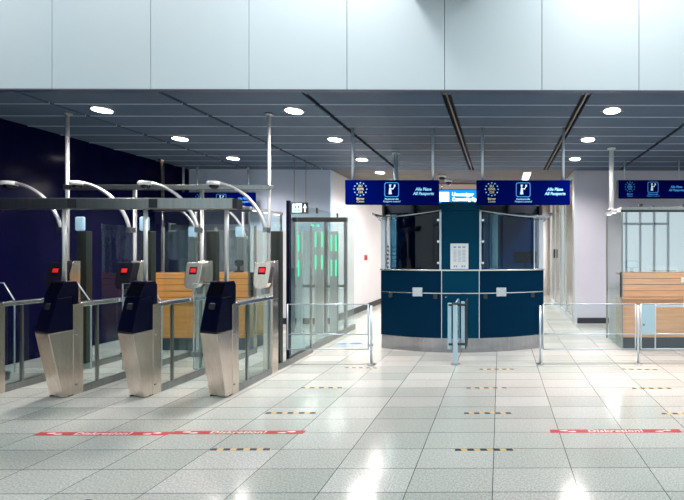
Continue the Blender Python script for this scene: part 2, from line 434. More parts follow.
# ------------------------------------------------------------------ hanging signs
def star(cx, cz, r):
    return [(cx+(r if k % 2 == 0 else r*.42)*math.sin(PI*k/5), cz+(r if k % 2 == 0 else r*.42)*math.cos(PI*k/5)) for k in range(10)]
def make_sign(name, x0, x1, z0, z1, Y, label, group, poles=None, dim=False, top=ZC):
    w = x1-x0; h = z1-z0
    e = empty(name, ((x0+x1)/2, Y, z0), label, 'sign', group)
    MB().box(x0, x1, Y, Y+.10, z0, z1).build('panel', 'navy_sign', e, bevel=.006)
    mtxt = 'sign_dim_blue' if dim else 'sign_blue_text'
    f = Y-.001
    cx, cz = x0+w*.165, z0+h*.62
    for k in range(12):
        t = 2*PI*k/12
        a = MB(); a.prism(star(cx+h*.262*math.cos(t), cz+h*.262*math.sin(t), h*.036), f-.003, f+.0015, 'y')
        a.build('star', 'sign_dim_blue' if dim else 'sign_blue_text', e)
    my = 'sign_dim_blue' if dim else 'sign_yellow'
    a = MB()
    for k, s in enumerate(('EU', 'EWR', 'CH')): a.add(text_mesh(s, h*.135, bold=.001), frontal(cx, f-.001, cz+h*(.125-.125*k)))
    a.build('lettering', my, e)
    a = MB().add(text_mesh('Bürger', h*.12, bold=.001), frontal(cx, f-.001, z0+h*.225)).add(text_mesh('Citizen', h*.11, shear=.2), frontal(cx, f-.001, z0+h*.115))
    a.build('lettering', my, e)
    # passport officer pictogram
    cx = x0+w*.5; s = h*.30; cz = z0+h*.60
    def rr(R, rad, n=5):
        pts = []
        for q, (sx, sz) in enumerate(((1,1),(-1,1),(-1,-1),(1,-1))):
            for k in range(n+1):
                t = PI/2*q+PI/2*k/n
                pts.append((cx+sx*(R-rad)+rad*math.cos(t), cz+sz*(R-rad)+rad*math.sin(t)))
        return pts
    o_, i_ = rr(s, s*.3), rr(s*.91, s*.24)
    a = MB(); n = len(o_)
    vs = [(p[0], f-.003, p[1]) for p in o_]+[(p[0], f-.003, p[1]) for p in i_]+[(p[0], f+.0015, p[1]) for p in o_]+[(p[0], f+.0015, p[1]) for p in i_]
    fs = []
    for k in range(n):
        k2 = (k+1) % n
        fs += [(k,k2,n+k2,n+k), (2*n+k,3*n+k,3*n+k2,2*n+k2), (k,2*n+k,2*n+k2,k2), (n+k,n+k2,3*n+k2,3*n+k)]
    a.poly(vs, fs); a.build('pictogram_frame', 'sign_dim_blue', e)
    a = MB()
    def q(pts): a.prism([(cx+s*x, cz+s*z) for x, z in pts], f-.003, f+.0015, 'y')
    q([(-.32,.60),(-.12,.64),(-.10,.44),(-.18,.34),(-.32,.38)])                         # capped head
    q([(-.36,.70),(-.05,.72),(-.02,.62),(-.38,.60)])                                     # cap
    q([(-.32,.30),(-.10,.30),(-.04,-.05),(.02,-.62),(-.42,-.62),(-.36,-.1)])             # body
    q([(-.10,.10),(.20,.02),(.42,.40),(.34,.46),(.14,.16),(-.08,.24)])                   # raised arm
    q([(.30,.42),(.52,.42),(.52,.70),(.30,.70)])                                         # passport
    a.build('officer_pictogram', 'sign_white', e)
    a = MB().add(text_mesh('Passkontrolle', h*.105, bold=.0008), frontal(cx, f-.001, z0+h*.215)).add(text_mesh('Passport control', h*.105, shear=.2), frontal(cx, f-.001, z0+h*.115))
    a.build('lettering', mtxt, e)
    cx = x0+w*.84
    a = MB().add(text_mesh('Alle Pässe', h*.175, shear=.15, bold=.002, sx=.92), frontal(cx, f-.001, z0+h*.62)).add(text_mesh('All Passports', h*.175, shear=.25, bold=.002, sx=.92), frontal(cx, f-.001, z0+h*.44))
    a.build('lettering', mtxt, e)
    for px_ in (poles or []):
        MB().tube([(px_, Y+.05, z1), (px_, Y+.05, top)], .022).build('pole', 'anodised', e)
    return e
YS = 6.6
g = 'blue passport control signs above the booth'
make_sign('hanging_sign', X_(345,YS), X_(438.3,YS), Z_(204.3,YS), Z_(180,YS), YS, 'navy passport control sign hanging over the left half of the booth', g, (X_(351.7,YS), X_(432.3,YS)))
make_sign('hanging_sign', X_(476.3,YS), X_(570,YS), Z_(204.3,YS), Z_(180,YS), YS, 'navy passport control sign hanging over the right half of the booth', g, (X_(482.3,YS), X_(563.8,YS)))
w_ = X_(438.3,YS)-X_(345,YS); h_ = Z_(180,YS)-Z_(204.3,YS)
YR = 8.85
xs = X_(618.5,YR); zt = Z_(180,YR,2.5)
e = make_sign('hanging_sign', xs, xs+w_, zt-h_, zt, YR, 'navy passport control sign mounted above the right wooden cubicle', g, dim=True)
MB().box(xs-.012, xs, YR-.01, YR+.11, zt-h_, zt).build('end_cap', 'bracket', e)
YLs = 9.6
xs2 = X_(253.5,YLs); zt2 = Z_(192.3,YLs,-5)
for k, nm in ((0, 'navy passport sign behind the gate frame, right of two, beside pale back wall'), (1, 'navy passport sign behind the gate frame, left of two, partly hidden by posts')):
    make_sign('hanging_sign', xs2-w_*(k+1)-.02*k, xs2-w_*k-.02*k, zt2-h_, zt2, YLs, nm, g, dim=True, poles=(xs2-w_*(k+.9)-.02*k, xs2-w_*(k+.1)-.02*k))

# far cyan lit sign
YC = 11.6
x0, x1 = X_(437.5,YC), X_(484,YC); z0, z1 = Z_(203,YC), Z_(190,YC)
e = empty('illuminated_sign', ((x0+x1)/2, YC, z0), 'bright cyan backlit sign seen between the two booth signs', 'sign')
MB().box(x0, x1, YC+.01, YC+.16, z0-.03, z1+.02).build('housing', 'bracket', e)
MB().box(x0, x1, YC, YC+.012, z0, z1).build('face', 'cyan_lit', e)
a = MB(); s = (z1-z0)
a.prism([(x0+.06,z0+s*.12),(x0+.06+s*.72,z0+s*.12),(x0+.06+s*.72,z0+s*.84),(x0+.06,z0+s*.84)], YC-.004, YC+.001, 'y'); a.build('pictogram', 'white_lit', e)
a = MB()
for dx in (.16, .5): a.prism([(x0+.06+s*dx,z0+s*.62),(x0+.06+s*(dx+.1),z0+s*.76),(x0+.06+s*(dx+.2),z0+s*.62)], YC-.008, YC-.003, 'y')
a.prism([(x0+.06+s*.14,z0+s*.30),(x0+.06+s*.6,z0+s*.30),(x0+.06+s*.6,z0+s*.34),(x0+.06+s*.14,z0+s*.34)], YC-.008, YC-.003, 'y')
a.build('pictogram_figures', 'cyan_lit', e)
a = MB().add(text_mesh('Umsteiger', s*.40, 'LEFT', bold=.004), frontal(x0+.12+s*.78, YC-.002, z0+s*.66)).add(text_mesh('Connecting flights', s*.37, 'LEFT', shear=.15, bold=.004, sx=.82), frontal(x0+.12+s*.78, YC-.002, z0+s*.28))
a.build('lettering', 'white_lit', e)
for xx in (x0+.1, x1-.1): MB().tube([(xx,YC+.08,z1+.02),(xx,YC+.08,ZC)], .012).build('hanger_rod', 'steel_bright', e)

# plain support poles
def pole(px, ytop, Y, zb, r, m, label):
    x = X_(px, Y)
    e = empty('support_pole', (x, Y, zb), label, 'pole')
    MB().tube([(x,Y,zb),(x,Y,ZC)], r).build('shaft', m, e)
    MB().lathe([(r*1.7,0),(r*1.7,.02),(r,.03)], (x,Y,zb), 16).build('foot_flange', m, e)
    MB().lathe([(r,-.03),(r*1.7,-.02),(r*1.7,0)], (x,Y,ZC), 16).build('ceiling_flange', m, e)

# ------------------------------------------------------------------ central booth
XC = X_(460.6, 7.07); HW = 1.43; Y0 = 7.02; SAG = .38
R0 = (HW**2+SAG**2)/(2*SAG)
def arc(off, xa, xb, n=28):
    R = R0+off; pts = []
    for i in range(n+1):
        x = xa+(xb-xa)*i/n
        pts.append((XC+x, Y0+R0-math.sqrt(max(R*R-x*x, 0))))
    return pts
YBK = 9.0
def dshape(off, z0, z1, mb, xh=HW):
    P = arc(off, -xh-off*.6, xh+off*.6, 36)
    prof = P+[(XC+xh+off*.6, YBK), (XC-xh-off*.6, YBK)]
    return mb.prism(prof, z0, z1, 'z')
bo = empty('passport_control_booth', (XC, Y0+.5, 0), 'dark teal curved passport control booth with steel plinth and glazed upper half', 'booth')
dshape(-.012, 0, .24, MB()).build('plinth', 'plinth_steel', bo)
HC = .315
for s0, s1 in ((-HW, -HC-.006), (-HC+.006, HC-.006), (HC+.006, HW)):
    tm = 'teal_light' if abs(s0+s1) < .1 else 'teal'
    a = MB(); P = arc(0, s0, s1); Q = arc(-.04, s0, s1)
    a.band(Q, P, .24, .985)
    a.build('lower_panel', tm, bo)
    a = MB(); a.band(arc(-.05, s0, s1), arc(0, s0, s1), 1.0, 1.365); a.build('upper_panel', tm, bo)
for sx in (-1, 1):
    MB().band(arc(-.045, sx*HC-.0065, sx*HC+.0065, 2), arc(.004, sx*HC-.0065, sx*HC+.0065, 2), .24, 1.365).build('joint_strip', 'anodised', bo)
MB().band(arc(-.04, -HW, HW), arc(.006, -HW, HW), .984, 1.0).build('waist_strip', 'steel_bright', bo)
for sx in (-1, 1):
    a = MB(); x = XC+sx*(HW-.03); a.box(x-.03, x+.03, Y0+SAG, YBK, .24, 1.37); a.build('side_panel', 'teal', bo)
MB().box(XC-HW+.02, XC+HW-.02, YBK-.05, YBK, .24, 1.37).build('rear_panel', 'teal', bo)
a = MB(); dshape(.025, 1.366, 1.392, a); a.build('counter_top', 'steel_bright', bo, bevel=.004)
# centre tower
a = MB(); P = arc(0, -HC, HC, 8); a.prism(P+[(XC+HC, Y0+.22), (XC-HC, Y0+.22)], 1.392, 2.37, 'z'); a.build('centre_tower', 'teal_light', bo)
a = MB(); P = arc(0, -HC, HC, 8); a.prism(P+[(XC+HC, Y0+.22), (XC-HC, Y0+.22)], 2.376, 2.52, 'z'); a.build('tower_cap', 'teal_light', bo)
for sx in (-1, 1):
    MB().box(XC+sx*(HC+.002), XC+sx*(HC+.035), Y0+.005, Y0+.14, 1.392, 2.36).build('white_edge_post', 'white_frame', bo)
# glazing
GT = 2.30
for sx in (-1, 1):
    s0, s1 = sorted((sx*(HC+.035), sx*(HW-.17)))
    MB().band(arc(-.052, s0, s1), arc(-.04, s0, s1), 1.392, GT+.06).build('curved_glass', 'glass_booth', bo)
    xx = XC+sx*(HW-.165); yy = arc(-.045, sx*(HW-.165), sx*(HW-.16), 1)[0][1]
    MB().box(xx-.012, xx+.012, yy-.01, yy+.05, 1.392, GT).build('glazing_post', 'white_frame', bo)
    xx = XC+sx*(HW-.045); yy = Y0+SAG-.01
    MB().box(xx-.04, xx+.04, yy-.03, yy+.07, 1.392, GT).build('corner_post', 'white_frame', bo, bevel=.004)
    # side glazing and rear post
    MB().box(xx-.006, xx+.006, yy+.07, YBK-.06, 1.392, GT).build('side_glass', 'glass', bo)
    MB().box(xx-.03, xx+.03, YBK-.07, YBK-.01, 1.392, GT+.2).build('rear_post', 'bracket', bo)
# dark upper fascia + roof
for sx in (-1, 1):
    s0, s1 = sorted((sx*(HC+.002), sx*(HW-.02)))
    MB().band(arc(-.12, s0, s1), arc(-.06, s0, s1), GT+.04, 2.50).build('upper_fascia', 'slate', bo)
a = MB(); P = arc(-.07, -HW+.05, HW-.05, 30); a.prism(P+[(XC+HW-.05, YBK), (XC-HW+.05, YBK)], 2.48, 2.51, 'z'); a.build('roof', 'slate', bo)
# dark interior back wall with an open strip
zb = 1.392
a = MB().box(XC-HW+.25, XC+.40, YBK-.09, YBK-.05, zb, 2.48).box(XC+.62, XC+HW-.06, YBK-.09, YBK-.05, zb, 2.48)
a.build('rear_wall', 'booth_inside', bo)
a = MB().box(XC-HW+.24, XC-HW+.28, Y0+.5, YBK-.09, zb, 2.48); a.build('inner_partition', 'booth_inside', bo)
# curved metal canopy strips, wide at the outer ends
for sx in (-1, 1):
    n = 26; I, O, Zi, Zo = [], [], [], []
    for i in range(n+1):
        t = i/n; x = sx*(HC+(HW+.17-HC)*t)
        e_ = .03+.12*t**1.2
        xi = min(abs(x), HW-.01)*sx
        yi = Y0+R0-math.sqrt((R0-.04)**2-xi*xi)
        yo = Y0+R0-math.sqrt((R0+e_)**2-x*x)
        if t > .93: yo += (t-.93)*1.6
        I.append((XC+xi*(1), yi+.02)); O.append((XC+x, yo))
        Zi.append(2.368-.17*t**.9); Zo.append(Zi[-1]+.008+.14*t**5)
    a = MB()
    R = []
    for i in range(n+1):
        t = i/n
        th = .012+.03*t*t
        R.append([a.bm.verts.new((*O[i], Zo[i])), a.bm.verts.new((*O[i], Zo[i]+th)), a.bm.verts.new((*I[i], Zi[i]+th)), a.bm.verts.new((*I[i], Zi[i]))])
    for A, B in zip(R, R[1:]):
        for k in range(4): a.bm.faces.new([A[k],B[k],B[(k+1)%4],A[(k+1)%4]])
    a.bm.faces.new(R[0]); a.bm.faces.new(R[-1][::-1])
    a.build('canopy_strip', 'canopy_steel', bo)
    for dx in (HC+.5, HW-.06):
        p = arc(.035, sx*dx, sx*(dx+.001), 1)[0]
        MB().box(p[0]-.018, p[0]+.018, p[1]-.01, p[1]+.10, 2.31 if dx < 1 else 2.27, 2.52).build('canopy_bracket', 'bracket', bo)
# small steel pass-through plates
for px in (417.8, 501.3):
    xx = X_(px, 7.13); lx = xx-XC
    yy = arc(.006, lx, lx+.001, 1)[0][1]
    pl_ = MB().box(xx-.085, xx+.085, yy-.016, yy+.012, .935, 1.085).build('service_plate', 'steel_bright', bo, bevel=.005)
    MB().box(xx-.05, xx+.05, yy-.02, yy-.015, .97, 1.05).build('plate_slot', 'anodised', pl_)
for sx in (-1, 1):
    for dx in (.42, 1.23):
        p = arc(0, sx*dx, sx*(dx+.001), 1)[0]
        MB().box(p[0]-.03, p[0]+.03, p[1]-.03, p[1]+.02, .90, .984).build('under_counter_bracket', 'bracket', bo)
p = arc(0, -.24, -.239, 1)[0]
MB().lathe([(.012,-.01),(.012,.01)], (p[0], p[1]-.004, .93), 10).build('lock', 'steel_bright', bo)
# notice sheet
x0, x1 = X_(450.5,7.03), X_(468.5,7.03); z0, z1 = Z_(269,7.03), Z_(243.5,7.03)
e = empty('notice_sheet', ((x0+x1)/2, Y0-.02, z0), 'white printed notice sheet fixed to the centre of the teal booth', 'notice')
MB().box(x0, x1, Y0-.012, Y0-.003, z0, z1).build('sheet', 'paper', e)
a = MB()
for cx_ in (.25, .5, .75):
    c = x0+(x1-x0)*cx_
    a.box(c-.022, c+.022, Y0-.0145, Y0-.0115, z1-.075, z1-.05)
    for k in range(11):
        zz = z1-.11-k*.019; wl = .026+.008*math.sin(k*2.1+cx_*9)
        a.box(c-wl, c+wl, Y0-.0135, Y0-.0115, zz-.003, zz+.003)
a.build('printed_text', 'ink', e)
for c in (.22, .34, .66, .78): MB().box(x0+(x1-x0)*c-.012, x0+(x1-x0)*c+.012, Y0-.0145, Y0-.0115, z0+.03, z0+.06).build('symbol', 'ink', e)
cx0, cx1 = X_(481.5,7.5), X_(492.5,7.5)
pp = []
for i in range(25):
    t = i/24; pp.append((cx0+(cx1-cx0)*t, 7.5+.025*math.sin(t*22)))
a = MB().band([(x, y+.006) for x, y in pp], pp, 1.40, 2.36)  # wavy strip added in place of a bright reflection in the glass
tag(a.build('reflection_strip', 'paper', None), 'narrow pale wavy strip standing in for a bright reflection in the right booth glass, beside the centre tower', 'curtain')
for sx in (-1, 1):
    for z in (1.50, 1.86, 2.22):
        p = arc(-.03, sx*(HC+.06), sx*(HC+.061), 1)[0]
        MB().tube([(p[0], p[1]-.012, z), (p[0], p[1]+.01, z)], .022, 12).build('glass_fixing', 'steel_bright', bo)
# things inside the booth: letter trays, monitors, chair
e = empty('letter_tray_stack', (XC-HW+.15, 7.75, 1.392), 'grey stacked letter trays behind the left edge glass of the teal booth', 'letter trays')
a = MB()
for k in range(6):
    a = MB(); z = 1.395+k*.075
    a.box(XC-HW+.05, XC-HW+.22, 7.6, 7.9, z, z+.008).box(XC-HW+.05, XC-HW+.058, 7.6, 7.9, z, z+.035).box(XC-HW+.212, XC-HW+.22, 7.6, 7.9, z, z+.035)
    a.build('tray', 'olive_dark', e)
a = MB()
for xx in (.05, .215):
    for yy in (7.6, 7.895): a.box(XC-HW+xx, XC-HW+xx+.006, yy, yy+.006, 1.392, 1.86)
a.build('rack', 'steel_dark', e)
def monitor(x, y, z, w, h, label, group=None, m='screen_black', back=False):
    e = empty('computer_monitor', (x, y, z), label, 'monitor', group)
    s = 1 if back else -1
    MB().box(x-w/2, x+w/2, y-.02, y+.02, z+.09, z+.09+h).build('housing', 'black_matte', e, bevel=.006)
    MB().box(x-w/2+.012, x+w/2-.012, y+s*.0205, y+s*.022, z+.102, z+.09+h-.012).build('screen', m, e)
    MB().box(x-.025, x+.025, y-.012, y+.012, z+.01, z+.12).build('stem', 'black_matte', e)
    MB().box(x-.1, x+.1, y-.08, y+.08, z, z+.012).build('foot', 'black_matte', e)
monitor(X_(431,7.7), 7.7, 1.392, .30, .17, 'low dark monitor behind the left curved glass of the booth', back=True)
monitor(X_(525,7.8), 7.8, 1.392, .42, .22, 'dark monitor behind the right curved glass of the booth', back=True)

pole(396, 153, 8.28, 2.51, .045, 'anodised', 'thick grey pole rising from the booth roof between the left sign rods')
pole(611.5, 148, 7.9, 2.47, .045, 'white_plastic', 'thick white pole rising from the corner of the right cubicle')
pole(162, 160, 8.9, 0, .04, 'steel', 'grey pole standing far back near the dark wall behind the gates')

# ------------------------------------------------------------------ wooden cubicles
def cubicle(x_in, sgn, label, w):
    """x_in: inner corner X; body extends in direction sgn"""
    YN, YD = 7.2, 8.25
    xo = x_in+sgn*w
    T = 2.46; wd = 'wood_pale' if sgn > 0 else 'wood_amber'
    e = empty('inspection_cubicle', ((x_in+xo)/2, YN+.4, 0), label, 'booth', 'wooden inspection cubicles')
    MB().box(x_in+sgn*.03, xo, YN+.03, YN+.5, 0, .21).build('plinth', 'plinth', e)
    zs = [.215, .66, .90, .905, 1.02, 1.13, 1.24, 1.34]
    MB().box(x_in+sgn*.02, xo, YN+.04, YN+.45, .21, .87).build('lower_panel', wd, e)
    MB().box(x_in, xo, YN-.02, YN+.1, .875, .905).build('counter_ledge', wd, e, bevel=.003)
    for k in range(4):
        z = .912+k*.107
        MB().box(x_in, xo, YN, YN+.1, z, z+.10).build('front_board', wd, e, bevel=.004)
    MB().box(x_in, xo, YN+.02, YN+.12, .905, 1.335).build('board_backing', 'slot_dark', e)
    MB().box(x_in+sgn*.03, xo, YN+.12, YN+.5, 1.28, 1.31).build('worktop', wd, e)
    MB().box(x_in+sgn*.012, xo, YN+.02, YN+.03, 1.345, T-.05).build('front_glass', 'glass_screen', e)
    MB().box(x_in, x_in+sgn*.01, YN, YD, .03, T-.04).build('side_glass', 'glass_wall', e)
    MB().box(x_in-sgn*.006, x_in+sgn*.016, YN-.006, YN+.012, 0, T-.04).build('glass_edge_post', 'steel_dark', e)
    MB().box(x_in, x_in+sgn*.03, YD, YD+.03, 0, T).build('rear_post', 'steel_dark', e)
    MB().box(x_in-sgn*.02, xo, YN-.03, YN+.05, T-.055, T).build('front_beam', 'steel_dark', e, bevel=.004)
    MB().box(x_in-sgn*.02, xo, YN-.02, YN+.04, T-.085, T-.06).build('beam_lip', 'slate', e)
    MB().box(x_in-sgn*.02, x_in+sgn*.05, YN+.05, YD+.03, T-.05, T).build('side_beam', 'steel_dark', e, bevel=.004)
    for k in range(3):
        y = YN+.2+k*.35
        MB().box(x_in-sgn*.012, x_in+sgn*.042, y-.05, y+.05, T-.06, T-.051).build('beam_lamp', 'lamp_soft', e)
    for k in range(3):
        x = x_in+sgn*(.32+k*.78)
        if abs(x-x_in) < w: 
            MB().box(x-.03, x+.03, YN-.02, YN+.06, T, T+.05).build('clamp', 'bracket', e)
    MB().box(x_in+sgn*.05, xo, YD-.02, YD, 0, 1.1).build('rear_panel', 'wall_lilac', e)
    if sgn > 0:
        MB().lathe([(.012,-.012),(.012,.012)], (X_(662,YN), YN+.035, Z_(309,YN,2.5)), 10).build('lock', 'steel_bright', e)
        MB().box(xs+.12, xs+.15, YN+.0, YN+.03, T, T+.02).build('sign_stub', 'bracket', e)
        MB().box(X_(681,YN), X_(690,YN), YN-.012, YN, 1.16, 1.25).build('wall_plate', 'white_plastic', e)
    return e
xin = X_(622, 7.2)
cubicle(xin, 1, 'wooden inspection cubicle with glass screen at the right edge, under a navy sign', 3.2)
xinL = X_(249.5, 7.2)
cubicle(xinL, -1, 'wooden inspection cubicle seen through the passport gates at left', 1.62)
# rods carrying the right sign
for dx in (.14, 1.3):
    tag(MB().tube([(xs+dx, YR+.05, zt), (xs+dx, YR+.05, ZC)], .015).build('sign_rod', 'anodised'),
        'thin grey rod from ceiling to the sign above the right cubicle, '+('inner one' if dx < 1 else 'outer one'), 'rod')
monitor(X_(630,7.7), 7.6, 1.31, .22, .13, 'small monitor with lit picture behind the glass at left end of right cubicle', m='pale_display')
e = empty('desk_box', (X_(662,7.6), 7.6, 1.31), 'low white box behind the glass on the right cubicle worktop', 'box')
MB().box(X_(648,7.6), X_(676,7.6), 7.5, 7.7, 1.311, 1.42).build('body', 'white_plastic', e, bevel=.01)
MB().box(X_(650,7.6), X_(674,7.6), 7.495, 7.5, 1.34, 1.36).build('slot', 'bracket', e)
def doc_camera(px, label, z=1.31, Y=7.45):
    x = X_(px, Y)
    e = empty('document_reader', (x, Y, z), label, 'device', 'document readers on the left cubicle')
    MB().lathe([(.07,0),(.075,.03),(.05,.045),(.03,.05)], (x,Y,z), 16).build('base', 'black_matte', e)
    MB().tube([(x,Y,z+.04),(x,Y,z+.14)], .02).build('stem', 'black_matte', e)
    MB().lathe([(.03,.12),(.065,.15),(.07,.21),(.045,.235),(.0,.24)], (x+.01,Y,z), 16).build('head', 'black_gloss', e)
doc_camera(238.5, 'black document reader on stalk at right end of left wooden cubicle')
doc_camera(184.5, 'black document reader on left wooden cubicle, seen between middle gates')

# ------------------------------------------------------------------ glass screen wall beside the gates
XG = X_(289, 6.42)
e = empty('glass_screen_wall', (XG, 7.8, 0), 'tall frameless glass screen wall with grey kick plate beside the passport gates', 'glass wall')
yj = [6.44, 7.4, 8.33, 9.26]
for k in range(3):
    MB().box(XG-.006, XG+.006, yj[k]+.006, yj[k+1]-.006, .10, 2.44).build('glass_pane', 'glass_wall', e)
MB().box(XG-.03, XG+.03, 6.40, 9.28, 0, .11).build('kick_plate', 'steel_dark', e)
MB().box(XG-.022, XG+.022, 6.38, 6.44, 0, 2.46).build('end_post', 'black_gloss', e)
a = MB()
for k in (1, 2): a.box(XG-.012, XG+.012, yj[k]-.02, yj[k]+.02, 2.36, 2.46)
a.build('glass_clamp', 'bracket', e)
# exit sign behind glass
YX = 8.8
x0, x1 = X_(291.5,YX), X_(308,YX); z0, z1 = Z_(213.5,YX,-4), Z_(202.5,YX,-4)
e = empty('exit_direction_sign', ((x0+x1)/2, YX, z0), 'small dark sign with white pictogram and arrow near top of glass wall', 'sign')
MB().box(x0, x1, YX, YX+.03, z0, z1).build('panel', 'bracket', e)
s = z1-z0
MB().box(x0+.02, x0+.02+s*.85, YX-.003, YX, z0+s*.1, z1-s*.1).build('pictogram', 'white_lit', e)
a = MB()
c0 = x0+.02
for dx in (.2, .52): a.box(c0+s*dx, c0+s*(dx+.12), YX-.005, YX-.0028, z0+s*.5, z0+s*.72)
a.box(c0+s*.12, c0+s*.7, YX-.005, YX-.0028, z0+s*.26, z0+s*.34)
a.build('pictogram_figures', 'bracket', e)
ax = x1-.065; a = MB().prism([(ax-.04,z0+s*.5),(ax,z0+s*.88),(ax+.04,z0+s*.5),(ax+.014,z0+s*.5),(ax+.014,z0+s*.12),(ax-.014,z0+s*.12),(ax-.014,z0+s*.5)], YX-.003, YX, 'y')
a.build('arrow', 'white_lit', e)
for xx in (x0+.05, x1-.05): MB().tube([(xx,YX+.015,z1),(xx,YX+.015,ZC)], .008, 8).build('hanger_rod', 'steel_dark', e)

# posts and door added to stand in for green lights reflected in glass
def reflection_post(px, Y, bars, label, w=.05):
    x = X_(px, Y)
    e = empty('reflection_post', (x, Y, 0), label, 'reflection stand-in', 'stand-in posts for reflected green light bars behind the glass wall')
    MB().box(x-w, x+w, Y, Y+.07, .02, 2.12).build('column', 'steel_satin', e, bevel=.005)
    MB().box(x-w-.05, x+w+.05, Y-.05, Y+.12, 0, .03).build('foot_plate', 'steel_bright', e)
    for bx, ya, yb in bars:
        xx = X_(bx, Y)
        MB().box(xx-.013, xx+.013, Y-.012, Y, Z_(yb,Y,-3.7), Z_(ya,Y,-3.7)).build('reflected_green_bar', 'green_reflection', e, bevel=.004)
YP = 8.7
reflection_post(298.7, YP, [(298.7,235,251),(298.7,260,276.5)], 'stand-in post for one column of reflected green light bars, leftmost behind the glass wall')
reflection_post(318.7, YP, [(315.6,232,247),(322,232,247),(315.6,255,269),(322,255,269)], 'stand-in post for double reflected green light bars, middle of three behind the glass wall', .085)
reflection_post(333.7, YP, [(331.5,235,251),(336,235,251),(331.5,260,276),(336,260,276)], 'stand-in post for double reflected green light bars, rightmost behind the glass wall', .075)
xa_, xb_ = X_(292,8.9), X_(347,8.9)
e = empty('stand_in_portal', ((xa_+xb_)/2, 8.9, 0), 'dark stand-in door frame with glass panels, added for the reflections in the glass screen wall', 'door frame')
MB().box(xa_, xb_, 8.87, 8.95, Z_(222,8.9,-3.7), Z_(217.5,8.9,-3.7)).build('header', 'olive_dark', e)
for p in (293, 325.5, 345.5):
    x = X_(p, 8.9); MB().box(x-.025, x+.025, 8.87, 8.95, 0, 2.35).build('upright', 'steel_dark', e)
MB().box(xa_+.03, xb_-.03, 8.90, 8.91, .1, 2.3).build('glass_leaf', 'glass', e)
MB().box(xa_+.03, xb_-.03, 8.86, 8.9, .95, 1.0).build('push_bar', 'steel_dark', e)
for p in (312, 317.5):
    x = X_(p, 8.84); MB().tube([(x,8.84,Z_(225.5,8.84,-3.7)),(x,8.87,Z_(225.5,8.84,-3.7))], .025).build('reflected_green_lamp', 'green_reflection', e)

# ------------------------------------------------------------------ passport e-gates
X0 = -3.225
gt = empty('passport_gate', (X0, 5.4, 0), 'gate', 'gate')
xr, xl = X0+.095, X0-.165
SK = .10
def skew(a, lim=4.9):
    for v in a.bm.verts:
        if v.co.y < lim: v.co.y += SK*(xr-v.co.x)/(xr-xl)
    return a
# lower steel body
lowprof = [(4.82,.012),(4.665,.765),(5.0,.765),(5.0,.012)]
skew(MB().prism(lowprof, xl, xr, 'x')).build('pedestal_body', 'steel', gt, bevel=.006)
skew(MB().prism([(4.663,.768),(4.66,.79),(4.665,.80),(4.765,1.15),(4.93,1.15),(4.93,.768)], xl+.0, xr-.004, 'x')).build('lower_console', 'black_gloss', gt, bevel=.006)
skew(MB().prism([(4.755,1.153),(4.845,1.335),(4.97,1.335),(5.0,1.29),(5.0,1.06),(4.935,1.06),(4.935,1.153)], xl-.006, xr+.002, 'x')).build('console_head', 'black_gloss', gt, bevel=.008)
def on_slope(y0, z0, y1, z1, t, d): return (y0+(y1-y0)*t-d*(z1-z0)/math.hypot(y1-y0,z1-z0), z0+(z1-z0)*t+d*(y1-y0)/math.hypot(y1-y0,z1-z0))
pr = [on_slope(4.755,1.153,4.845,1.335,.12,.0), on_slope(4.755,1.153,4.845,1.335,.12,.004), on_slope(4.755,1.153,4.845,1.335,.88,.004), on_slope(4.755,1.153,4.845,1.335,.88,.0)]
skew(MB().prism(pr, xl+.02, xr-.02, 'x')).build('passport_reader_screen', 'screen_black', gt)
pr = [on_slope(4.665,.80,4.765,1.15,.62,.0), on_slope(4.665,.80,4.765,1.15,.66,.022), on_slope(4.665,.80,4.765,1.15,.80,.022), on_slope(4.665,.80,4.765,1.15,.84,.0)]
skew(MB().prism(pr, X0-.08, X0+.01, 'x')).build('document_slot', 'black_matte', gt, bevel=.006)
# rear plate and bolts
MB().box(xl+.02, xr-.01, 4.90, 5.0, 0, .012).build('foot', 'black_matte', gt)
MB().box(xr-.05, xr+.004, 4.935, 5.05, 0, 1.06).build('rear_plate', 'steel', gt, bevel=.003)
for z in (.12, .70):
    MB().tube([(xr+.004,4.965,z),(xr+.011,4.965,z)], .011).build('bolt', 'steel_dark', gt)
# handrail, frame and glass
MB().box(xr-.13, xr+.004, 5.02, 5.80, 1.025, 1.075).build('handrail', 'steel_bright', gt, bevel=.006)
MB().box(xr-.035, xr-.002, 5.0, 5.80, 0, .085).build('base_rail', 'steel_dark', gt)
for y in (5.24, 5.74):
    MB().box(xr-.03, xr-.002, y-.012, y+.012, .085, 1.035).build('frame_post', 'steel_dark', gt)
MB().box(xr-.02, xr-.012, 5.03, 5.78, .085, 1.035).build('glass_infill', 'glass', gt)
# rear column with reader
MB().prism([(5.80,0),(5.80,1.47),(5.86,1.555),(5.95,1.555),(5.95,0)], xr-.13, xr+.003, 'x').build('rear_column', 'steel', gt, bevel=.005)
MB().box(xr-.006, xr+.006, 5.80, 5.95, 1.02, 1.028).build('column_seam', 'steel_dark', gt)
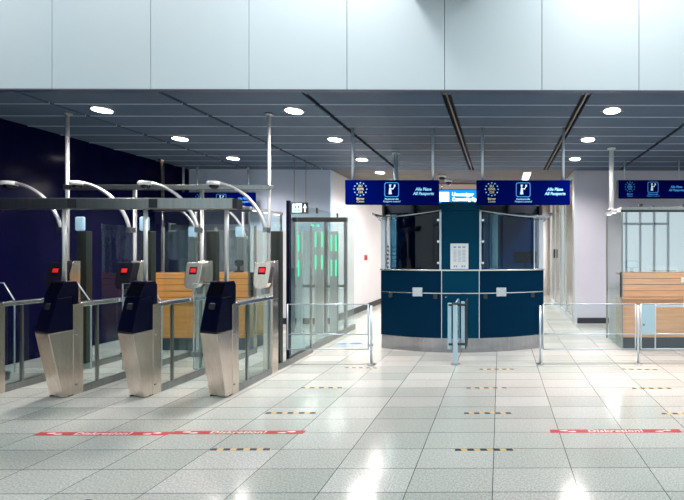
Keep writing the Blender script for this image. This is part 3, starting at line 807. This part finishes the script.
# reader head: rounded shield, leaning forward
prof = []
for (x, z) in ((-.105,.36),(.105,.36),(.112,.30),(.10,.08),(.07,.02),(.03,0),(-.03,0),(-.07,.02),(-.10,.08),(-.112,.30)): prof.append((x, z))
a = MB(); zc = 1.175; xcn = X0+.0
a.prism([(xcn+x, zc+z) for x, z in prof], -.05, .05, 'y')
for v in a.bm.verts:
    z = v.co.z-zc; v.co.y += 5.705+.22*z
rd = a.build('reader_head', 'steel', gt, bevel=.008)
yf = 5.705-.05
def slab(x0, x1, z0, z1, d, nm, m, par):
    a = MB(); a.box(x0, x1, yf-d, yf+.002, z0, z1)
    for v in a.bm.verts: v.co.y += .22*(v.co.z-zc)
    return a.build(nm, m, par, bevel=.003)
slab(xcn-.05, xcn+.05, zc+.20, zc+.30, .004, 'display_bezel', 'black_gloss', rd)
slab(xcn-.035, xcn+.04, zc+.225, zc+.28, .008, 'red_display', 'red_display', rd)
MB().box(X0-.03, X0+.03, 5.74, 5.81, 1.1, 1.19).build('reader_bracket', 'steel_dark', gt)
# exit column
MB().box(X0-.085, X0+.05, 6.08, 6.17, 0, 1.98).build('exit_column', 'olive_dark', gt, bevel=.006)
MB().box(xr-.035, xr-.002, 5.95, 7.05, 0, .085).build('base_rail', 'steel_dark', gt)
MB().box(xr-.022, xr-.012, 6.28, 7.0, .085, 2.1).build('tall_glass', 'glass_clean', gt)
MB().box(xr-.035, xr-.002, 7.0, 7.03, 0, 2.12).build('frame_post', 'steel', gt)
labs = ['passport gate with black console, rightmost and nearest the glass screen wall',
        'passport gate with black console, middle of the three fully visible',
        'passport gate with black console, leftmost of the three fully visible',
        'passport gate at the left frame edge, only its rail and red display visible']
SP = .925
gt['label'] = labs[0]; gt['category'] = 'passport gate'; gt['group'] = 'automated passport gates'
for k in range(1, 4):
    c = copy_tree(gt); c.location = (X0-SP*k, 5.4, 0); c['label'] = labs[k]
    xk = X0-SP*k
    fp = [(xk+.12,.14),(xk+.12,1.26),(xk+.46,1.26),(xk+.63,1.02),(xk+.63,.14)]
    f_ = MB().prism(fp, 5.545, 5.557, 'y').build('swing_leaf', 'glass', c)
    MB().tube([(x, 5.551, z) for x, z in fp+fp[:1]], .008, 6).build('leaf_edge', 'anodised', f_)
    MB().box(xk+.10, xk+.24, 5.53, 5.57, .30, .36).build('leaf_hinge', 'steel_dark', c)
    if k > 1:
        for ch in c.children:
            if ch.name.startswith('reader_head'):
                ch.data = ch.data.copy(); ch.data.materials[0] = M['reader_dark_reflection']  # left readers coloured dark for steel mirroring the navy wall
    if k > 1: MB().box(xk-.14, xk-.01, 6.10, 6.14, 1.985, 2.19).build('face_camera_display', 'pale_display', c, bevel=.02)

fx = X_(10, 5.5)
e = empty('glass_side_screen', (XL+.4, 5.5, 0), 'low clear glass screen with sloped corner at the left frame edge, beside the navy wall', 'glass screen')
fp = [(XL,.10),(XL,1.27),(fx-.14,1.27),(fx,1.04),(fx,.10)]
MB().prism(fp, 5.545, 5.557, 'y').build('glass_pane', 'glass', e)
MB().tube([(x, 5.551, z) for x, z in fp+fp[:1]], .008, 6).build('edge_trim', 'anodised', e)
for xx in (XL+.15, fx-.12): MB().box(xx-.03, xx+.03, 5.52, 5.58, 0, .11).build('foot', 'steel_dark', e)

# overhead frame carried by posts
YFb, YRb = 5.02, 5.92
e = empty('overhead_gate_frame', (X0-1.5, 5.45, 0), 'steel overhead frame of beams and posts spanning the passport gates', 'frame')
zf0, zf1 = Z_(209.3,5.02,-4), Z_(198.7,5.02,-4)
xe = X_(232.3, 4.96)
MB().box(XL, xe, YFb-.06, YFb+.06, zf0, zf1).build('front_beam', 'steel_dark', e, bevel=.004)
MB().box(xe, xe+.05, YFb-.055, YFb+.055, zf0+.005, zf1-.005).build('beam_end_cap', 'black_matte', e)
MB().box(X_(66,5.92), X_(272,5.92), YRb-.04, YRb+.04, 2.55, 2.615).build('rear_beam', 'steel_dark', e, bevel=.004)
MB().box(X_(153,4.96)-.05, X_(153,4.96)+.05, YFb-.063, YFb-.058, zf0+.01, zf1-.01).build('beam_joint_plate', 'black_matte', e)
MB().box(X_(72,4.96)-.05, X_(72,4.96)+.05, YFb-.063, YFb-.058, zf0+.01, zf1-.01).build('beam_joint_plate', 'black_matte', e)
for k in range(4):
    x = X0-.03-.957*k
    MB().tube([(x,YFb,1.3),(x,YFb,zf0)], .022).build('front_post', 'steel_satin', e)
rp_ = [X0-.045-.945*k for k in range(4)]
for k, x in enumerate(rp_):
    top = ZC if k in (0, 3) else 2.55
    if top > 3:
        MB().tube([(x,YRb+.05,0),(x,YRb+.05,top)], .022).build('tall_post', 'steel_satin', e)
        MB().lathe([(.03,-.03),(.055,-.02),(.055,0)], (x,YRb+.05,ZC), 16).build('ceiling_flange', 'steel_dark', e)
    else:
        MB().tube([(x,YRb+.05,0),(x,YRb+.05,top)], .022).build('rear_post', 'steel_satin', e)
MB().box(XL, XL+.02, YFb-.1, YFb+.1, zf0-.03, zf1+.03).build('wall_flange', 'steel_dark', e)
# camera arms
ca = None
an = ['rightmost, reaching from the tall right post', 'second from the right', 'third from the right', 'at the left frame edge']
for k, x in enumerate(rp_):
    lab = f'curved steel arm with white camera over gates, {an[k]}'
    if ca is None:
        ca = empty('camera_arm', (x, YRb-.03, 1.95), lab, 'camera arm', 'curved camera arms over the gates')
        ctl = [(-.70,2.64),(-.61,2.63),(-.52,2.605),(-.445,2.575),(-.37,2.53),(-.30,2.482),(-.24,2.426),(-.187,2.365),(-.14,2.30),(-.09,2.225),(-.05,2.147),(-.02,2.06),(-.002,1.97)]
        MB().tube([(x+dx, YRb-.03, zz) for dx, zz in ctl], .023, 10).build('curved_tube', 'steel_satin', ca)
        MB().box(x-.03, x+.03, YRb-.06, YRb+.03, 1.95, 2.02).build('clamp', 'steel_dark', ca)
        d = MB().lathe([(.05,.035),(.085,.03),(.10,.0),(.085,-.025)], (x-.715, YRb-.03, 2.63), 20).build('camera_housing', 'white_plastic', ca)
        MB().lathe([(.07,-.025),(.06,-.055),(.03,-.072),(0,-.075)], (x-.715, YRb-.03, 2.63), 16).build('camera_dome', 'screen_black', d)
    else:
        c = copy_tree(ca); c.location = (x, YRb-.03, 1.95); c['label'] = lab

# ------------------------------------------------------------------ queue barriers
YQ = 6.28
def zq(p): return Z_(p, YQ)
ZT, ZM, ZB = zq(304.3), zq(334.3), zq(349.3)
def rail(mb, x0, x1, z, r=.011): return mb.tube([(x0,YQ,z),(x1,YQ,z)], r, 8)
def barrier(pxa, pxb, posts, label, extra=None):
    xa, xb = X_(pxa,YQ), X_(pxb,YQ)
    e = empty('glass_barrier', ((xa+xb)/2, YQ, 0), label, 'barrier', 'low glass queue barriers')
    for nm, z in (('top_rail', ZT), ('middle_rail', ZM), ('bottom_rail', ZB)): rail(MB(), xa, xb, z, .009).build(nm, 'rail_grey', e)
    for x in (xa, xb): MB().tube([(x,YQ,ZB),(x,YQ,ZT)], .011, 8).build('frame_upright', 'anodised', e)
    MB().box(xa+.01, xb-.01, YQ-.004, YQ+.004, ZB+.01, ZT-.01).build('glass_panel', 'glass_clean', e)
    for p in posts:
        x = X_(p, YQ)
        MB().tube([(x,YQ,.01),(x,YQ,ZT-.02)], .017).build('post', 'anodised', e)
        MB().lathe([(.06,0),(.06,.012),(.022,.016)], (x,YQ,0), 16).build('foot_plate', 'steel_dark', e)
        MB().box(x-.03, x+.03, YQ-.012, YQ+.012, ZB+.05, ZB+.075).build('clamp', 'steel_dark', e)
    return e
barrier(287.5, 368.3, [371.3], 'low clear glass barrier between the glass screen wall and the booth')
MB_ = barrier(543.3, 635.5, [540.3], 'low clear glass barrier right of the booth, left of the blue panel')
e = barrier(641, 730, [638.2], 'low barrier with pale blue panel in front of the right wooden cubicle')
MB().box(X_(641.5,YQ), X_(655,YQ), YQ-.012, YQ-.005, ZM, ZT-.01).build('blue_panel', 'panel_blue', e)
MB().tube([(X_(655.3,YQ),YQ,ZB),(X_(655.3,YQ),YQ,ZT)], .011, 8).build('frame_upright', 'white_frame', e)
MB().box(X_(655.3,YQ), X_(730,YQ), YQ-.02, YQ+.02, ZT-.045, ZT-.02).build('upper_beam', 'white_frame', e)
MB().tube([(X_(643.5,YQ),YQ-.02,ZM+.14),(X_(643.5,YQ),YQ-.012,ZM+.14)], .012, 8).build('lock', 'bracket', e)
# floor strips under the barriers
struct(MB().box(X_(284,YQ), X_(372,YQ), YQ-.012, YQ+.012, 0, .004).build('trim_6', 'steel_dark'))
struct(MB().box(X_(539,YQ), X_(740,YQ), YQ-.012, YQ+.012, 0, .004).build('trim_7', 'steel_dark'))
# swing gate standing open in front of booth
xg = X_(455.3, YQ)
e = empty('swing_gate', (xg, YQ, 0), 'narrow pale blue swing gate standing open in front of the booth', 'gate')
MB().box(xg-.032, xg+.032, YQ-.032, YQ+.032, .01, zq(304.5)).build('post', 'panel_blue', e, bevel=.008)
MB().lathe([(.07,0),(.07,.012),(.04,.016)], (xg,YQ,0), 16).build('foot_plate', 'steel_dark', e)
MB().lathe([(.045,0),(.045,.02),(.02,.03)], (xg,YQ,zq(304.5)), 14).build('post_cap', 'bracket', e)
xq = xg-.015
for nm, z in (('top_rail', ZT+.01), ('middle_rail', ZM), ('bottom_rail', ZB)):
    MB().tube([(xg,YQ+.03,z),(xg-.02,YQ+.62,z)], .013, 8).build(nm, 'panel_blue', e)
MB().box(xg-.03, xg-.0, YQ+.60, YQ+.63, ZB, ZT).build('frame_upright', 'panel_blue', e)
MB().box(xg-.012, xg-.004, YQ+.04, YQ+.6, ZB, ZT).build('glass_leaf', 'glass', e)
xs_ = xg-.085
MB().box(xs_-.035, xs_+.022, YQ+.04, YQ+.09, zq(350)+.0, zq(303.5)).build('side_leaf', 'panel_blue', e, bevel=.004)
for z in (ZT-.03, ZB+.05): MB().box(xs_-.02, xg+.14, YQ+.03, YQ+.07, z, z+.03).build('hinge', 'bracket', e)
MB().box(xg+.075, xg+.13, YQ+.10, YQ+.14, .22, zq(302.5)).build('side_leaf', 'panel_blue', e, bevel=.004)
MB().box(xg+.135, xg+.15, YQ+.12, YQ+.5, .2, .93).build('dark_leaf', 'bracket', e)

# ------------------------------------------------------------------ floor markings
def dashed(cx, cy, ln, label, rot=0, dep=.035):
    e = empty('hazard_tape', (cx, cy, 0), label, 'floor tape', 'black and yellow floor tape strips')
    R = Matrix.Translation((cx,cy,0)) @ Matrix.Rotation(rot, 4, 'Z')
    def put(pts, z1, nm, m):
        a = MB()
        for q in pts: a.prism(q, .0006, z1, 'z')
        bmesh.ops.transform(a.bm, matrix=R, verts=a.bm.verts[:]); a.build(nm, m, e)
    put([[(-ln/2,-dep/2),(ln/2,-dep/2),(ln/2,dep/2),(-ln/2,dep/2)]], .0012, 'tape', 'tape_yellow')
    n = 5; st = ln/(n-.45)
    qs = []
    for k in range(n):
        x = -ln/2+k*st; w = st*.52; sh = .02
        x0_, x1_ = x, x+w
        qs.append([(x0_+(-.0),-dep/2),(min(x1_,ln/2),-dep/2),(min(x1_+sh*.0,ln/2)-.012,dep/2),(max(x0_-.012,-ln/2),dep/2)])
    for q in qs: put([q], .002, 'black_block', 'tape_black')
def fl(px, py): 
    Y = CAMZ*F/(py-PY)
    for _ in range(4):
        X = X_(px, Y); Y = (CAMZ*F/(py-PY)-X*math.sin(TH))/math.cos(TH)
    return X_(px, Y), Y
dm = [((211,271),449.5,'left row, just below the red tape'), ((266,316.5),413,'left row, just above the red tape'), ((301,343),387.8,'left row, level with the gate feet'),
      ((455,514),449.8,'middle row, nearest the camera'), ((464,512),413.2,'middle row, second from the camera'), ((466.5,507.5),388,'middle row, third from the camera'), ((479.5,514.5),369.3,'middle row, farthest, in front of the booth plinth'),
      ((661.5,712),413.6,'right row, cut by the right frame edge'), ((632,672),388.4,'right row, below the blue barrier panel'), ((622,657.5),369.4,'right row, farthest, slightly tilted'),
      ((345,378),367.8,'faint one, at the end post of the left barrier')]
for (pa, pb), py, lab in dm:
    xa, ya = fl(pa, py); xb, yb = fl(pb, py)
    rot = -.07 if py in (369.4, 367.8) else 0
    dashed((xa+xb)/2, (ya+yb)/2, xb-xa, 'black and yellow dashed floor tape, '+lab, rot, .035)
xa, ya = fl(88, 501); dashed(xa+.22, ya-.03, .5, 'black and yellow dashed floor tape at the bottom frame edge, tip visible', -.12)

def red_tape(pa, pb, py, ln, label):
    x0, y0 = fl(pa, py)
    e = empty('distance_tape', (x0+ln/2, y0, 0), label, 'floor tape', 'red distance tapes on the floor')
    x1 = x0+ln
    MB().prism([(x0,y0-.036),(x1,y0-.036),(x1,y0+.036),(x0,y0+.036)], .0006, .0014, 'z').build('tape', 'red_tape', e)
    me = text_mesh('Diskretion!', .070, bold=.0015, extrude=.0004, sx=1.55, spacing=1.04)
    MB().add(me, Matrix.Translation((x0+ln*.5, y0, .002))).build('lettering', 'white_print', e)
    for t, s in ((.135, 1), (.865, -1)):
        a = MB()
        for dx, dy in ((-.038, .014), (.038, -.014)):
            cx, cy = x0+ln*t+dx*1.0, y0+dy*s*.7
            sole = [(cx+.040*math.cos(q)-.0, cy+.012*math.sin(q)*(1.15 if math.cos(q) > 0 else .75)) for q in [2*PI*i/14 for i in range(14)]]
            a.prism(sole, .0016, .0022, 'z')
        a.build('footprints', 'white_print', e)
    return e
xA, yA = fl(36.5, 434); xB, yB = fl(304, 432)
lnn = (X_(304,yA)-X_(36.5,yA))/2
g0 = red_tape(36.5, 0, 434, lnn-.004, 'red tape with white Diskretion lettering, left of the pair before the gates')
e2 = copy_tree(g0); e2.location.x += lnn; e2.location.y += .02; e2['label'] = 'red tape with white Diskretion lettering, right of the pair before the gates'
xR, yR = fl(550, 431.3)
e3 = copy_tree(g0); e3.location = (xR+lnn/2, yR, 0); e3['label'] = 'red tape with white Diskretion lettering, alone at the right frame edge'

# blue footprints sticker near left barrier
x, y = fl(352, 343.5)
e = empty('footprint_sticker', (x, y, 0), 'pair of blue footprint stickers on the floor behind the left glass barrier', 'sticker')
for (pa, pb, py) in ((337,347,343.8),(350,362,343.4)):
    xa, ya = fl(pa, py); xb, _ = fl(pb, py); c = (xa+xb)/2; w = (xb-xa)/2
    MB().prism([(c+w*math.cos(q), ya+.07*math.sin(q)*(1 if math.cos(q) > 0 else .75)) for q in [2*PI*i/18 for i in range(18)]], .0006, .0016, 'z').build('footprint', 'blue_sticker', e)
x, y = fl(548, 294)
tag(MB().box(x-.12, x+.16, y-.15, y+.15, .0006, .002).build('floor_sticker', 'red_tape'), 'small red floor sticker in the corridor right of the booth', 'sticker')

# far corridor objects: pale columns and a doorway
for px, lab in ((545.5, 'slim pale column in the corridor, nearer the booth'), (552.5, 'slim pale column in the corridor, nearer the curtain glass')):
    x = X_(px, 17)
    tag(MB().tube([(x,17,0),(x,17,ZC)], .1, 16).build('corridor_column', 'white_plastic'), lab, 'column')

# ------------------------------------------------------------------ light
w = bpy.data.worlds.new('world'); S.world = w; w.use_nodes = True
bg = w.node_tree.nodes['Background']; bg.inputs[0].default_value = (.80,.935,.965,1); bg.inputs[1].default_value = .62
def spot(x, y, z, tx, ty, tz, en, ang, col, bl=.6, r=.15):
    l = bpy.data.lights.new('hall_spotlight', 'SPOT'); l.energy = en; l.spot_size = math.radians(ang); l.spot_blend = bl; l.color = col; l.shadow_soft_size = r
    o = bpy.data.objects.new('hall_spotlight', l); COL.objects.link(o); o.location = (x,y,z)
    o.rotation_euler = (Vector((tx,ty,tz))-Vector((x,y,z))).to_track_quat('-Z','Y').to_euler()
spot(-2.0, 3.7, 6.3, -2.0, YF, 5.0, 150, 100, (1,.99,.98), 1, .3)
spot(1.5, 3.7, 6.3, 1.6, YF, 5.0, 170, 105, (1,.99,.96), 1, .3)
spot(-4.3, 3.9, 6.2, -4.3, YF, 5.3, 45, 95, (1,.92,.90), 1, .3)
spot(-6.4, 3.9, 6.2, -6.4, YF, 5.3, 45, 95, (1,.90,.88), 1, .3)

S.view_settings.view_transform = 'Standard'
S.view_settings.look = 'None'
S.view_settings.exposure = .6
S.view_settings.gamma = 1
S.view_settings.use_curve_mapping = False
S.cycles.max_bounces = 12
S.cycles.transparent_max_bounces = 24
